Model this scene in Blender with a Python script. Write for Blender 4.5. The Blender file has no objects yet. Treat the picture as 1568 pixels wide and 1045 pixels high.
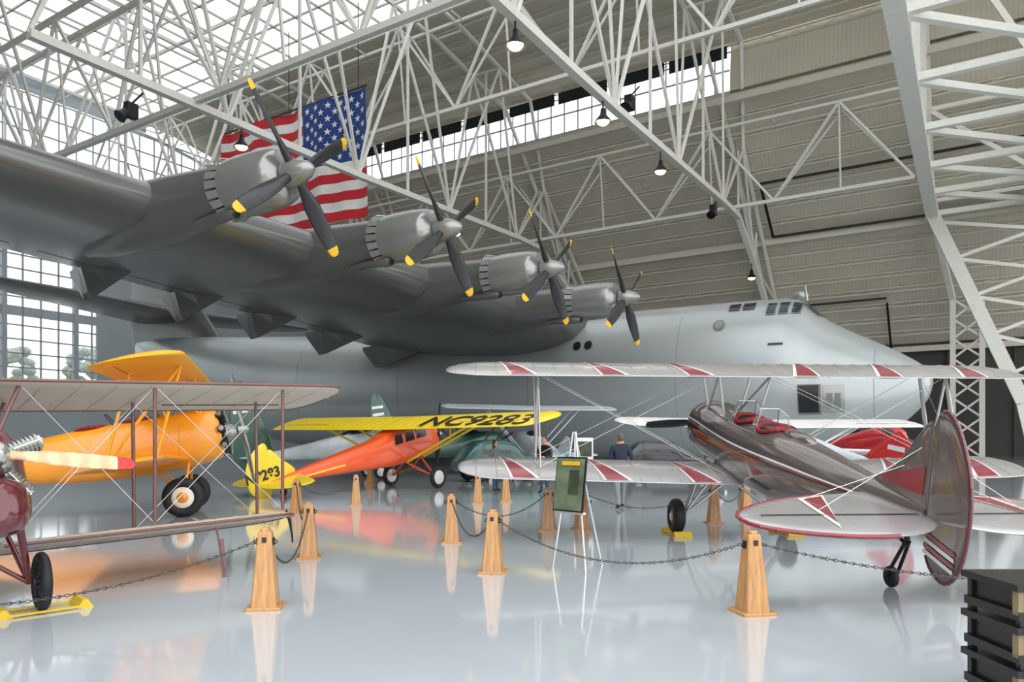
import bpy, bmesh, math, random
from mathutils import Vector as V, Matrix
random.seed(4)
sc=bpy.context.scene
rad=math.radians
# ---------------------------------------------------------------- materials
def lin(h):
    h=h.lstrip('#'); r=[int(h[i:i+2],16)/255 for i in (0,2,4)]
    return tuple((c/12.92 if c<=0.04045 else ((c+0.055)/1.055)**2.4) for c in r)+(1,)
def mat(name,col,rough=.5,metal=0,var=.12,scale=3.0,bump=0,coat=0,emit=0,kind='noise',bscale=20,stretch=(1,1,1)):
    m=bpy.data.materials.new(name); m.use_nodes=True
    nt=m.node_tree; b=nt.nodes['Principled BSDF']; c=lin(col) if isinstance(col,str) else col
    tc=nt.nodes.new('ShaderNodeTexCoord'); mp=nt.nodes.new('ShaderNodeMapping'); mp.inputs['Scale'].default_value=stretch
    nt.links.new(tc.outputs['Object'],mp.inputs['Vector'])
    if kind=='wave':
        n=nt.nodes.new('ShaderNodeTexWave'); n.inputs['Scale'].default_value=scale; n.inputs['Distortion'].default_value=3; n.inputs['Detail'].default_value=3
    else:
        n=nt.nodes.new('ShaderNodeTexNoise'); n.inputs['Scale'].default_value=scale; n.inputs['Detail'].default_value=4
    nt.links.new(mp.outputs[0],n.inputs['Vector'])
    r=nt.nodes.new('ShaderNodeValToRGB')
    r.color_ramp.elements[0].position=.3; r.color_ramp.elements[1].position=.7
    r.color_ramp.elements[0].color=tuple(x*(1-var) for x in c[:3])+(1,)
    r.color_ramp.elements[1].color=tuple(min(1,x*(1+var*.6)) for x in c[:3])+(1,)
    nt.links.new(n.outputs[0 if kind!='wave' else 'Fac'],r.inputs[0]); nt.links.new(r.outputs[0],b.inputs['Base Color'])
    b.inputs['Roughness'].default_value=rough; b.inputs['Metallic'].default_value=metal
    b.inputs['Coat Weight'].default_value=coat; b.inputs['Coat Roughness'].default_value=.08
    if emit: 
        b.inputs['Emission Color'].default_value=c; b.inputs['Emission Strength'].default_value=emit
    if bump:
        bn=nt.nodes.new('ShaderNodeTexNoise'); bn.inputs['Scale'].default_value=bscale
        nt.links.new(mp.outputs[0],bn.inputs['Vector'])
        bb=nt.nodes.new('ShaderNodeBump'); bb.inputs['Strength'].default_value=bump; bb.inputs['Distance'].default_value=.02
        nt.links.new(bn.outputs[0],bb.inputs['Height']); nt.links.new(bb.outputs[0],b.inputs['Normal'])
    return m
# ---------------------------------------------------------------- mesh builder
class MB:
    def __init__(s): s.v=[];s.f=[];s.fm=[];s.fs=[];s.mats=[];s.M=Matrix.Identity(4)
    def mi(s,m):
        if m not in s.mats: s.mats.append(m)
        return s.mats.index(m)
    def add(s,vs,fs,m,smooth=False):
        o=len(s.v); I=s.M
        s.v+= [tuple(I@V(p)) for p in vs]
        if isinstance(m,list): mm=[s.mi(x) for x in m]
        else: mm=[s.mi(m)]*len(fs)
        s.f+=[tuple(o+i for i in f) for f in fs]; s.fm+=mm; s.fs+=[smooth]*len(fs)
    def box(s,c,d,m,R=None):
        vs=[]
        for x in(-.5,.5):
            for y in(-.5,.5):
                for z in(-.5,.5):
                    p=V((x*d[0],y*d[1],z*d[2])); 
                    if R: p=R@p
                    vs.append(p+V(c))
        s.add(vs,[(0,1,3,2),(4,6,7,5),(0,4,5,1),(2,3,7,6),(0,2,6,4),(1,5,7,3)],m)
    def bar(s,a,b,w,h,m,up=(0,0,1)):
        a=V(a);b=V(b);d=(b-a)
        if d.length<1e-6:return
        d.normalize();u=V(up)
        if abs(d.dot(u))>.97:u=V((1,0,0))
        e=d.cross(u).normalized();g=e.cross(d)
        vs=[p+e*(sx*w/2)+g*(sz*h/2) for p in(a,b) for sx in(-1,1) for sz in(-1,1)]
        s.add(vs,[(0,1,3,2),(4,6,7,5),(0,4,5,1),(2,3,7,6),(0,2,6,4),(1,5,7,3)],m)
    def loft(s,rings,m,cap0=True,cap1=True,smooth=True,fn=None,closed=True):
        n=len(rings[0]);vs=[p for r in rings for p in r];fs=[];ms=[]
        for i in range(len(rings)-1):
            for j in range(n if closed else n-1):
                k=(j+1)%n
                fs.append((i*n+j,i*n+k,(i+1)*n+k,(i+1)*n+j)); ms.append(fn(i,j) if fn else m)
        s.add(vs,fs,ms,smooth)
        if cap0: s.add(rings[0],[tuple(range(n))],fn(0,0) if fn else m)
        if cap1: s.add(rings[-1],[tuple(range(n))],fn(len(rings)-2,0) if fn else m)
    def frame(s,ax):
        ax=V(ax).normalized();u=V((0,0,1)) if abs(ax.z)<.9 else V((1,0,0))
        e=ax.cross(u).normalized();return ax,e,e.cross(ax)
    def tube(s,a,b,r1,r2=None,m=None,n=10,caps=True):
        a=V(a);b=V(b);r2=r1 if r2 is None else r2
        if (b-a).length<1e-6:return
        ax,e,g=s.frame(b-a)
        R=[[p+e*(r*math.cos(t*2*math.pi/n))+g*(r*math.sin(t*2*math.pi/n)) for t in range(n)] for p,r in((a,r1),(b,r2))]
        s.loft(R,m,caps,caps)
    def rev(s,prof,o,ax,m,n=24,fn=None,cap0=False,cap1=False,sy=1):
        o=V(o);ax,e,g=s.frame(ax)
        R=[[o+ax*h+e*(r*math.cos(t*2*math.pi/n))+g*(r*sy*math.sin(t*2*math.pi/n)) for t in range(n)] for r,h in prof]
        s.loft(R,m,cap0,cap1,True,fn)
    def ell(s,c,r,m,n=16,k=10):
        R=[]
        for i in range(k+1):
            a=-math.pi/2+math.pi*i/k
            R.append([V(c)+V((r[0]*max(.001,math.cos(a))*math.cos(t*2*math.pi/n),r[1]*max(.001,math.cos(a))*math.sin(t*2*math.pi/n),r[2]*math.sin(a))) for t in range(n)])
        s.loft(R,m,False,False)
    def path(s,pts,r,m,n=8):
        for a,b in zip(pts[:-1],pts[1:]): s.tube(a,b,r,r,m,n)
    def torus(s,c,ax,R,r,m,n=28,k=10):
        ax,e,g=s.frame(ax);c=V(c);rings=[]
        for i in range(n+1):
            a=i*2*math.pi/n;d=e*math.cos(a)+g*math.sin(a)
            rings.append([c+d*(R+r*math.cos(b*2*math.pi/k))+ax*(r*math.sin(b*2*math.pi/k)) for b in range(k)])
        s.loft(rings,m,False,False)
    def obj(s,name,mw=None,parent=None):
        me=bpy.data.meshes.new(name);me.from_pydata(s.v,[],s.f)
        for m in s.mats: me.materials.append(m)
        me.polygons.foreach_set('material_index',s.fm);me.polygons.foreach_set('use_smooth',s.fs)
        bm=bmesh.new();bm.from_mesh(me);bmesh.ops.recalc_face_normals(bm,faces=bm.faces);bm.to_mesh(me);bm.free()
        o=bpy.data.objects.new(name,me);sc.collection.objects.link(o)
        if parent: o.parent=parent
        if mw is not None: o.matrix_world=mw
        return o
def airfoil(t,n=12,camber=.02):
    P=[]
    def yt(x):return 5*t*(.2969*math.sqrt(x)-.126*x-.3516*x*x+.2843*x**3-.1015*x**4)
    for i in range(n+1):
        x=(1+math.cos(math.pi*i/n))/2;P.append((x,yt(x)+camber*4*x*(1-x)+.0006))
    for i in range(1,n+1):
        x=(1-math.cos(math.pi*i/n))/2;P.append((x,-yt(x)+camber*4*x*(1-x)-.0006))
    return P
def wing(mb,st,m,up=(0,0,1),n=12,camber=.02,fn=None):
    up=V(up);R=[]
    for le,te,t in st:
        le=V(le);te=V(te);c=(te-le).length
        R.append([le+(te-le)*x+up*(z*c) for x,z in airfoil(t,n,camber)])
    mb.loft(R,m,True,True,True,fn)
def wpt(st,sv,x,top,off,axis=0,camber=.02,up=V((0,0,1))):
    for (a,b) in zip(st[:-1],st[1:]):
        s0=a[0][axis];s1=b[0][axis]
        if min(s0,s1)-1e-6<=sv<=max(s0,s1)+1e-6:
            k=(sv-s0)/(s1-s0) if s1!=s0 else 0
            le=V(a[0]).lerp(V(b[0]),k);te=V(a[1]).lerp(V(b[1]),k);t=a[2]+(b[2]-a[2])*k
            c=(te-le).length;x=min(max(x,0.002),.998)
            yt=5*t*(.2969*math.sqrt(x)-.126*x-.3516*x*x+.2843*x**3-.1015*x**4)
            z=(yt if top else -yt)+camber*4*x*(1-x)
            return le+(te-le)*x+up*(z*c+(off if top else -off))
    return None
# ---------------------------------------------------------------- camera
cam=bpy.data.objects.new('camera',bpy.data.cameras.new('camera'));sc.collection.objects.link(cam)
cam.location=(0,0,1.6);cam.rotation_euler=(rad(90),0,0)
cam.data.sensor_width=36;cam.data.lens=36*1150/1600;cam.data.shift_y=(690-533)/1600;cam.data.clip_end=600
sc.camera=cam
A=rad(-32);HM=Matrix.Translation((9.7,42.2,0))@Matrix.Rotation(A,4,'Z')
# ---------------------------------------------------------------- materials list
M_frame=mat('white_painted_steel','#e2e0d8',.5,var=.05)
M_joist=mat('cream_steel','#cfc9ba',.6,var=.05)
M_deck=mat('roof_deck','#cdc6b5',.7,var=.06,scale=.2)
nt=M_deck.node_tree;b=nt.nodes['Principled BSDF'];w=nt.nodes.new('ShaderNodeTexWave');w.inputs['Scale'].default_value=.9
tc=nt.nodes.new('ShaderNodeTexCoord');nt.links.new(tc.outputs['Object'],w.inputs['Vector'])
bb=nt.nodes.new('ShaderNodeBump');bb.inputs['Strength'].default_value=.15;bb.inputs['Distance'].default_value=.1
nt.links.new(w.outputs['Fac'],bb.inputs['Height']);nt.links.new(bb.outputs[0],b.inputs['Normal'])
M_wall=mat('hangar_wall','#8f8d88',.7,var=.08,scale=.3)
M_walldk=mat('hangar_lower_wall','#3d3a36',.7,var=.15,scale=.3)
M_mull=mat('window_mullion','#a9b0b5',.5,var=.05)
M_dark=mat('dark_metal','#1c1c1e',.45,.3)
M_black=mat('black_paint','#121214',.35)
M_tire=mat('rubber','#17181a',.6,bump=.2)
M_floor=mat('epoxy_floor','#b9c0c4',.07,var=.04,scale=.35,coat=.5)
M_floor.node_tree.nodes['Principled BSDF'].inputs['Specular IOR Level'].default_value=.8
M_goosew=mat('flying_boat_shaded_silver','#6a6b68',.24,.4,var=.1,scale=.25,bump=.05,bscale=1)  # hull silver darkened in the base colour to stand for underwing shade
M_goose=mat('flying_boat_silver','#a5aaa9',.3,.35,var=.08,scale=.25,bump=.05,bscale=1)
M_cowl=mat('cowl_silver','#93948f',.22,.5,var=.08,scale=.8)
M_blade=mat('propeller_grey','#3a3b3d',.35,.4)
M_yel=mat('yellow_paint','#e0ae18',.4)
M_glassd=mat('dark_glass','#20262a',.08)
M_wood=mat('oak_wood','#bd8a52',.4,var=.3,scale=2.2,stretch=(14,14,1.2),coat=.3)
def glaz(name,k,col=(1,1,1,1)):
    m=bpy.data.materials.new(name);m.use_nodes=True;nt=m.node_tree;nt.nodes.clear()
    o=nt.nodes.new('ShaderNodeOutputMaterial');mx=nt.nodes.new('ShaderNodeMixShader');a=nt.nodes.new('ShaderNodeBsdfTransparent');t=nt.nodes.new('ShaderNodeBsdfTranslucent')
    n=nt.nodes.new('ShaderNodeTexNoise');n.inputs['Scale'].default_value=.5;r=nt.nodes.new('ShaderNodeValToRGB')
    r.color_ramp.elements[0].color=tuple(c*.85 for c in col[:3])+(1,);r.color_ramp.elements[1].color=col
    nt.links.new(n.outputs[0],r.inputs[0]);nt.links.new(r.outputs[0],a.inputs[0]);t.inputs[0].default_value=col
    mx.inputs[0].default_value=k;nt.links.new(a.outputs[0],mx.inputs[1]);nt.links.new(t.outputs[0],mx.inputs[2]);nt.links.new(mx.outputs[0],o.inputs[0]);return m
M_sky=glaz('skylight_panel',.35,(.52,.53,.54,1));M_win=glaz('window_pane',.12,(.62,.65,.67,1));M_cle=glaz('clerestory_pane',.12,(.7,.72,.75,1));M_ws=glaz('windshield',.12,(.93,.97,1,1))
# ---------------------------------------------------------------- world
W=bpy.data.worlds.new('sky');sc.world=W;W.use_nodes=True;nt=W.node_tree;bg=nt.nodes['Background']
gt=nt.nodes.new('ShaderNodeTexCoord');sx=nt.nodes.new('ShaderNodeSeparateXYZ');rp=nt.nodes.new('ShaderNodeValToRGB')
nt.links.new(gt.outputs['Generated'],sx.inputs[0]);nt.links.new(sx.outputs[2],rp.inputs[0])
rp.color_ramp.elements[0].color=(.97,.98,1,1);rp.color_ramp.elements[1].color=(.93,.96,1,1)
nt.links.new(rp.outputs[0],bg.inputs[0]);bg.inputs[1].default_value=2.85
sc.view_settings.view_transform='Standard';sc.view_settings.look='None';sc.view_settings.exposure=0
# ---------------------------------------------------------------- building
T0,T1=-72,62
mb=MB();mb.box(((T0+T1)/2,-5,-.1),(T1-T0,114,.2),M_floor);mb.obj('floor',HM)
M_grass=mat('outside_ground','#8b9080',.9,scale=.1)
mb=MB();mb.box((-40,0,-.35),(420,420,.1),M_grass);mb.obj('outside_ground',HM)
mb=MB()
def slab(a,b,m,t0=T0,t1=T1,th=.3):
    vs=[(t,a[0],a[1]) for t in(t0,t1)]+[(t,b[0],b[1]) for t in(t0,t1)]
    vs+=[(x,y,z+th) for x,y,z in vs]
    mb.add(vs,[(0,1,3,2),(4,6,7,5),(0,4,5,1),(2,3,7,6),(0,2,6,4),(1,5,7,3)],m)
slab((28,34),(52,12.5),M_deck)
slab((12,41),(28,38.6),M_deck)
slab((-20,40),(-14,41),M_deck)
slab((-62,24),(-20,40),M_deck,T0,-4)
slab((28,34),(28.3,38.6),M_deck,-5,T1)
def joist(q,z,nq,nz,t0=T0,t1=T1,step=1.5,dep=.8):
    a=(q+nq*.15,z+nz*.15);c=(q+nq*dep,z+nz*dep)
    mb.bar((t0,c[0],c[1]),(t1,c[0],c[1]),.11,.11,M_joist);mb.bar((t0,a[0],a[1]),(t1,a[0],a[1]),.12,.12,M_joist)
    n=int((t1-t0)/step)
    for i in range(n):
        x=t0+i*step
        p=(x,)+(a if i%2 else c);r=(x+step,)+(c if i%2 else a)
        mb.bar(p,r,.05,.05,M_joist)
for i in range(1,16):
    k=i/16;joist(28+24*k,34-21.5*k,-.667,-.745)
for i in range(0,8):
    k=i/7;joist(12+16*k,41-2.4*k,-.1,-.95)
for q,z in((28,33.8),(40,23.2),(52,12.4)): mb.bar((T0,q-.6,z-.6),(T1,q-.6,z-.6),.4,.6,M_joist)
def rp_(t,q,o=.95): return (t,q-.667*o,34-.896*(q-28)-.745*o)
for a_,b_ in(((-3.7,34.8),(-3.5,39.5)),((-3.7,34.8),(30,34.8)),((-3.5,39.5),(30,39.5)),((-13,47),(-13,51)),((6.5,47),(6.5,52)),((-30,46.5),(6.5,46.5))):
    mb.bar(rp_(*a_),rp_(*b_),.22,.22,M_dark)
mb.obj('ceiling',HM)
mb=MB();mb.add([(T0,-14,41),(T1,-14,41),(T1,12,41),(T0,12,41)],[(0,1,2,3)],M_sky)
for i in range(int((T1-T0)/3)+1): mb.bar((T0+3*i,-14,40.9),(T0+3*i,12,40.9),.16,.16,M_joist)
for i in range(10): mb.bar((T0,-14+2.89*i,40.9),(T1,-14+2.89*i,40.9),.14,.16 if i%3 else .4,M_joist)
mb.obj('skylight',HM)
mb=MB();mb.add([(T0,28.1,34),(-5,28.1,34),(-5,28.1,38.6),(T0,28.1,38.6)],[(0,1,2,3)],M_cle)
for i in range(int((-5-T0)/1.6)+1): mb.bar((T0+1.6*i,28,34),(T0+1.6*i,28,38.6),.1,.12,M_mull)
for z in(34.2,36.2): mb.bar((T0,28,z),(-5,28,z),.12,.14,M_mull)
for i in range(11): mb.box((T0+3+i*6.1,27.8,37.9),(5.6,.1,1.2),M_glassd)
mb.obj('window_1',HM)
mb=MB();mb.box(((T0+T1)/2,52.2,9.2),(T1-T0,.3,6.8),M_walldk);mb.box(((T0+T1)/2,52.2,2.9),(T1-T0,.3,5.8),M_walldk)
for i in range(23): mb.bar((T0+i*6,51.9,0),(T0+i*6,51.9,12.5),.3,.3,M_walldk)
mb.obj('wall_back',HM)
M_wallb=mat('hangar_end_wall','#a9b1b6',.6,var=.05,scale=.3)
mb=MB();mb.box((-34,-62,12),(76,.3,24),M_wallb)
for i in range(13): mb.bar((T0+i*6,-61.7,0),(T0+i*6,-61.7,24),.4,.4,M_wall)
mb.obj('wall_front',HM)
mb=MB()
def wr(q0,q1,z0,z1,m=M_wall): mb.box((T0-.15,(q0+q1)/2,(z0+z1)/2),(.3,q1-q0,z1-z0),m)
wr(-62,52,0,8,M_wallb);wr(6,40,8,23,M_wallb);wr(-62,40,23,33,M_wallb)
vs=[(T0,q,z) for q,z in((40,8),(52,8),(52,12.5),(40,23.2))];mb.add(vs,[(0,1,2,3)],M_wallb)
vs=[(T0,q,z) for q,z in((-45,39.5),(12,39.5),(12,41),(-14,41),(-45,36))];mb.add(vs,[(0,1,2,3,4)],M_wallb)
mb.obj('wall_end',HM)
mb=MB();mb.add([(T0,-62,8),(T0,6,8),(T0,6,23),(T0,-62,23)],[(0,1,2,3)],M_win)
for i in range(38): mb.bar((T0+.1,-62+i*1.82,8),(T0+.1,-62+i*1.82,23),.14 if i%4 else .5,.2 if i%4 else .5,M_mull)
for i in range(11): mb.bar((T0+.1,-62,8+i*1.5),(T0+.1,6,8+i*1.5),.2,.14 if i!=5 else 1.0,M_mull)
mb.obj('window_2',HM)
mb=MB();mb.add([(T0,-45,33),(T0,28,33),(T0,28,38.6),(T0,12,39.5),(T0,-45,39.5)],[(0,1,2,3,4)],M_win)
for i in range(40): mb.bar((T0+.1,-45+i*1.87,33),(T0+.1,-45+i*1.87,39),.12,.15,M_mull)
for z in(33,35,37,39): mb.bar((T0+.1,-45,z),(T0+.1,28,z),.12,.15,M_mull)
mb.obj('window_3',HM)
M_leaf=mat('foliage','#b9c4b2',.9,var=.35,scale=1.6,bump=.5,bscale=3)
M_bark=mat('bark','#6a5c50',.9)
for i in range(10):
    mb=MB();q=-50+i*8.5+random.uniform(-1,1);t=-98+random.uniform(-3,3);h=random.uniform(14,19)
    mb.tube((t,q,-.3),(t,q,h*.6),.5,.2,M_bark)
    for k in range(110):
        z=h*random.uniform(.22,.98);r=4.6*(1-abs(z/h-.5)*1.4);a=random.uniform(0,6.28)
        s_=random.uniform(.4,1.1);mb.ell((t+r*math.cos(a)*.8,q+r*math.sin(a)*.8,z),(s_,s_,s_*.8),M_leaf,7,5)
    mb.obj('outdoor_tree',HM)
# ---------------------------------------------------------------- trusses
def roofz(q):
    if q<-14:return 40+(q+20)/6
    if q<12:return 41
    if q<28:return 41-2.4*(q-12)/16
    return 34-.896*(q-28)
def botz(q):
    return 22.6+.03*max(0,q)
def frame_truss(t):
    mb=MB()
    qs=[-22,-16,-10,-4,2,8,14,20,26]
    top=[(q,roofz(q)-1.3) for q in qs]+[(31,roofz(31)-1.6),(38,roofz(38)-1.6),(45,roofz(45)-1.6),(51,8),(51.5,0)]
    bot=[(q,botz(q)) for q in qs]+[(31,23.3),(37.5,19.8),(44,15.5),(48,8),(49.5,0)]
    for i in range(len(top)-1):
        mb.bar((t,*bot[i]),(t,*bot[i+1]),.5,.45,M_frame)
        for dt in(-1.6,1.6):
            e0=dt if i<9 else dt*.3;e1=dt if i+1<9 else dt*.3
            mb.bar((t+e0,*top[i]),(t+e1,*top[i+1]),.28,.3,M_frame)
            a_,b_=(bot[i],top[i+1]) if i%2==0 else (top[i],bot[i+1])
            mb.bar((t+(0 if i%2==0 else e0),*a_),(t+(e1 if i%2==0 else 0),*b_),.2,.2,M_frame)
        if i%2==1 or i>8: mb.bar((t,*bot[i]),(t,*top[i]),.18,.18,M_frame)
        mb.bar((t-1.6*(i<9),*top[i]),(t+1.6*(i<9),*top[i]),.16,.16,M_frame)
    return mb
for i,t in enumerate((-71,-49,-27,-5)):
    frame_truss(t).obj('roof_truss',HM)
def long_truss(q,zb,zt,t0=-70.5,t1=10,w=.3,d=1.0):
    mb=MB();n=int((t1-t0)/5.5);s=(t1-t0)/n
    mb.bar((t0,q,zb),(t1,q,zb),w,w,M_frame);mb.bar((t0,q+d,zt),(t1,q+d,zt),w*.8,w*.8,M_frame);mb.bar((t0,q-d,zt),(t1,q-d,zt),w*.8,w*.8,M_frame)
    for i in range(n):
        x=t0+i*s
        p,r=((x,q,zb),(x+s,q-d,zt)) if i%2==0 else ((x,q-d,zt),(x+s,q,zb));mb.bar(p,r,.2,.2,M_frame)
        p,r=((x,q,zb),(x+s,q+d,zt)) if i%2==0 else ((x,q+d,zt),(x+s,q,zb));mb.bar(p,r,.16,.16,M_frame)
        if i%2: mb.bar((x,q-d,zt),(x,q,zb),.14,.14,M_frame)
        mb.bar((x,q-d,zt),(x,q+d,zt),.12,.12,M_frame)
    mb.obj('longitudinal_truss',HM)
long_truss(30,24,31.4);long_truss(11.5,31,39.3);long_truss(-12.5,22.8,32,w=.36)
mb=MB();ta,tb=11,19
qs=[-24,-16,-8,0,8,16,24,31,38];bt=[(q,22.8) for q in qs];tp=[(q,roofz(q)-1.5) for q in qs[:-1]]+[(38,24.0)]
for t in(ta,tb):
    for i in range(len(qs)-1):
        mb.bar((t,*bt[i]),(t,*bt[i+1]),1.0,1.0,M_frame);mb.bar((t,*tp[i]),(t,*tp[i+1]),.5,.5,M_frame)
        mb.bar((t,*bt[i]),(t,*tp[i+1]),.35,.35,M_frame);mb.bar((t,*bt[i]),(t,*tp[i]),.35,.35,M_frame)
for i in range(len(qs)):
    mb.bar((ta,*bt[i]),(tb,*bt[i]),.45,.45,M_frame);mb.bar((ta,*tp[i]),(tb,*tp[i]),.35,.35,M_frame)
    if i%2: mb.bar((tb,*bt[i]),(ta,*tp[i]),.35,.35,M_frame)
    if i<len(qs)-1: mb.bar((ta,*bt[i]),(tb,*bt[i+1]),.4,.4,M_frame)
mb.bar((ta,38,22.8),(ta+7,38,5),1.1,1.1,M_frame);mb.bar((ta+7,38,5),(ta+8,38,0),1.1,1.1,M_frame);mb.bar((tb,38,22.8),(tb+4,38,0),.9,.9,M_frame)
for t in(ta+1.5,ta+4):
    mb.bar((t,46,16),(t,46,0),.5,.5,M_frame)
for k in range(8): mb.bar((ta+1.5,46,k*2),(ta+4,46,k*2+2),.2,.2,M_frame);mb.bar((ta+4,46,k*2),(ta+1.5,46,k*2+2),.2,.2,M_frame)
mb.bar((ta+1.5,46,16),(ta,38,22.8),.5,.5,M_frame)
for k in range(5): 
    z=22-k*3.6;mb.bar((ta+(22.8-z)/17.8*7,38,z),(tb+(22.8-z)/22.8*4,38,z-1.8),.3,.3,M_frame);mb.bar((tb+(22.8-z)/22.8*4,38,z-1.8),(ta+(22.8-z+3.6)/17.8*7,38,z-3.6),.3,.3,M_frame)
mb.obj('end_frame_truss',HM)
M_lamp=mat('warm_lamp',(1,.72,.42,1),.5,emit=9,var=0)
for t,q,z in((-5,10,22),(-5,.2,22),(-5,36,19.2),(-27,-9,22),(-27,15,22),(-27,36,19.2),(-49,0,22),(-5,-10,22)):
    mb=MB();mb.rev([(.06,.9),(.14,.85),(.18,.5),(.5,.1),(.52,0)],(t,q,z-.9),(0,0,1),M_dark,16)
    mb.ell((t,q,z-.78),(.4,.4,.28),M_lamp);mb.tube((t,q,z),(t,q,z+.6),.05,.05,M_dark);mb.obj('high_bay_lamp',HM)
for t,q,z in((-5,6,24.5),(-5,25,22.3),(-30,-14,22.3)):
    mb=MB();mb.box((t-.5,q-.5,z),(.5,.7,.9),M_black);mb.rev([(.28,0),(.35,.5),(.4,.6)],(t-.5,q-.8,z-.2),(0,-.7,-.7),M_black,14,cap1=True);mb.tube((t-.5,q-.5,z+.4),(t,q,z+1.2),.06,.06,M_dark);mb.obj('spotlight',HM)
# ---------------------------------------------------------------- flag
M_fr=mat('flag_red','#c8222c',.8,scale=.6);M_fw=mat('flag_white','#e9e6e2',.8,scale=.6);M_fb=mat('flag_blue','#1d3f86',.8,scale=.6)
mb=MB();fx0,fx1,fz0,fz1=-51.2,-31.2,21.6,33.0;nx=50
def fy(x,z):return 7.4+.28*math.sin(x*.8+.1*z)+.12*math.sin(x*2.1)
for r in range(13):
    za=fz1-(fz1-fz0)*r/13;zb=fz1-(fz1-fz0)*(r+1)/13
    for c in range(nx):
        xa=fx0+(fx1-fx0)*c/nx;xb=fx0+(fx1-fx0)*(c+1)/nx
        m=M_fb if (r<7 and c>=nx*.6) else (M_fr if r%2==0 else M_fw)
        mb.add([(xa,fy(xa,za),za),(xb,fy(xb,za),za),(xb,fy(xb,zb),zb),(xa,fy(xa,zb),zb)],[(0,1,2,3)],m,True)
cw=(fx1-fx0)*.4;ch=(fz1-fz0)*7/13
for r in range(9):
    for c in range(6 if r%2==0 else 5):
        x=fx1-cw+cw*(2*c+1+(r%2))/12;z=fz1-ch*(r+1)/10
        for s_ in(-.05,.05):
            pts=[(x,fy(x,z)+s_*1.5,z)]
            for k in range(10):
                rr=.36 if k%2==0 else .14;a=math.pi/2+k*math.pi/5;X=x+rr*math.cos(a);Z=z+rr*math.sin(a);pts.append((X,fy(X,Z)+s_,Z))
            mb.add(pts,[(0,1+k,1+(k+1)%10) for k in range(10)],M_fw)
mb.bar((fx0,7.4,33.1),(fx1,7.4,33.1),.12,.12,M_dark)
for x in(fx0+1,fx1-1,(fx0+fx1)/2): mb.tube((x,7.4,33),(x,7.4,40.7),.04,.04,M_dark)
mb.obj('american_flag',HM)
# ---------------------------------------------------------------- giant flying boat
def interp(st,k=5):
    out=[]
    for i in range(len(st)-1):
        p0=st[max(i-1,0)];p1=st[i];p2=st[i+1];p3=st[min(i+2,len(st)-1)]
        for j in range(k):
            u=j/k;out.append(tuple(.5*((2*b)+(c-a)*u+(2*a-5*b+4*c-d)*u*u+(-a+3*b-3*c+d)*u**3) for a,b,c,d in zip(p0,p1,p2,p3)))
    out.append(st[-1]);return out
gf=[(12.55,.1,4.35,4.6),(12.3,.75,3.6,5.15),(11.5,1.5,2.7,5.75),(10.5,2.15,1.9,6.35),(9.2,2.8,1.3,7.05),(8.0,3.2,.95,7.75),(7.4,3.3,.8,8.3),(6.7,3.45,.7,8.9),(5.6,3.6,.55,9.12),(2,3.8,.4,9.2),(-5,3.8,.4,9.25),(-15,3.8,.4,9.3),(-25,3.6,.8,9.6),(-35,3.1,1.9,10.2),(-43,2.4,4.0,10.8),(-50,1.4,7.2,11.2),(-54,.2,9.7,11.1)]
GF=interp(gf,5)
def gsec(t):
    for a,b in zip(GF[:-1],GF[1:]):
        if b[0]<=t<=a[0]:
            k=(t-a[0])/(b[0]-a[0]);return [x+(y-x)*k for x,y in zip(a,b)]
    return GF[-1]
NE=2.35
def gring(s,n=64):
    t,w,zb,zt=s;zc=(zb+zt)/2;h=(zt-zb)/2;R=[]
    for j in range(n):
        a=j*2*math.pi/n;c,s_=math.cos(a),math.sin(a)
        x=math.copysign(abs(c)**(2/NE),c)*w;z=math.copysign(abs(s_)**(2/NE),s_)*h
        if s_<-.2: x*=1-.25*(abs(s_)-.2)
        R.append((t,x,zc+z))
    return R
mb=MB();mb.loft([gring(s) for s in GF],M_goose)
def spt(t,z,side=-1,off=.03):
    _,w,zb,zt=gsec(t);zc=(zb+zt)/2;h=(zt-zb)/2;d=min(abs((z-zc)/h),.999)
    x=w*(1-d**NE)**(1/NE)
    sn=(d**(NE/2))*(1 if z>zc else -1)
    if sn<-.2:x*=1-.25*(abs(sn)-.2)
    return V((t,side*(x+off),z+(off if z>zc+h*.5 else 0)))
def patch(t0,t1,z0,z1,m,off=.03,side=-1,n=4,tl=0):
    vs=[spt(t0+(t1-t0)*i/n+tl*(j/n),z0+(z1-z0)*j/n,side,off) for i in range(n+1) for j in range(n+1)]
    mb.add(vs,[(i*(n+1)+j,i*(n+1)+j+1,(i+1)*(n+1)+j+1,(i+1)*(n+1)+j) for i in range(n) for j in range(n)],m,True)
def rpatch(t,z,r,m,off=.04,side=-1):
    vs=[spt(t,z,side,off)]+[spt(t+r*math.cos(k*.3927),z+r*math.sin(k*.3927),side,off) for k in range(16)]
    mb.add(vs,[(0,1+k,1+(k+1)%16) for k in range(16)],m)
M_line=mat('panel_line','#6c706f',.5)
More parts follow.
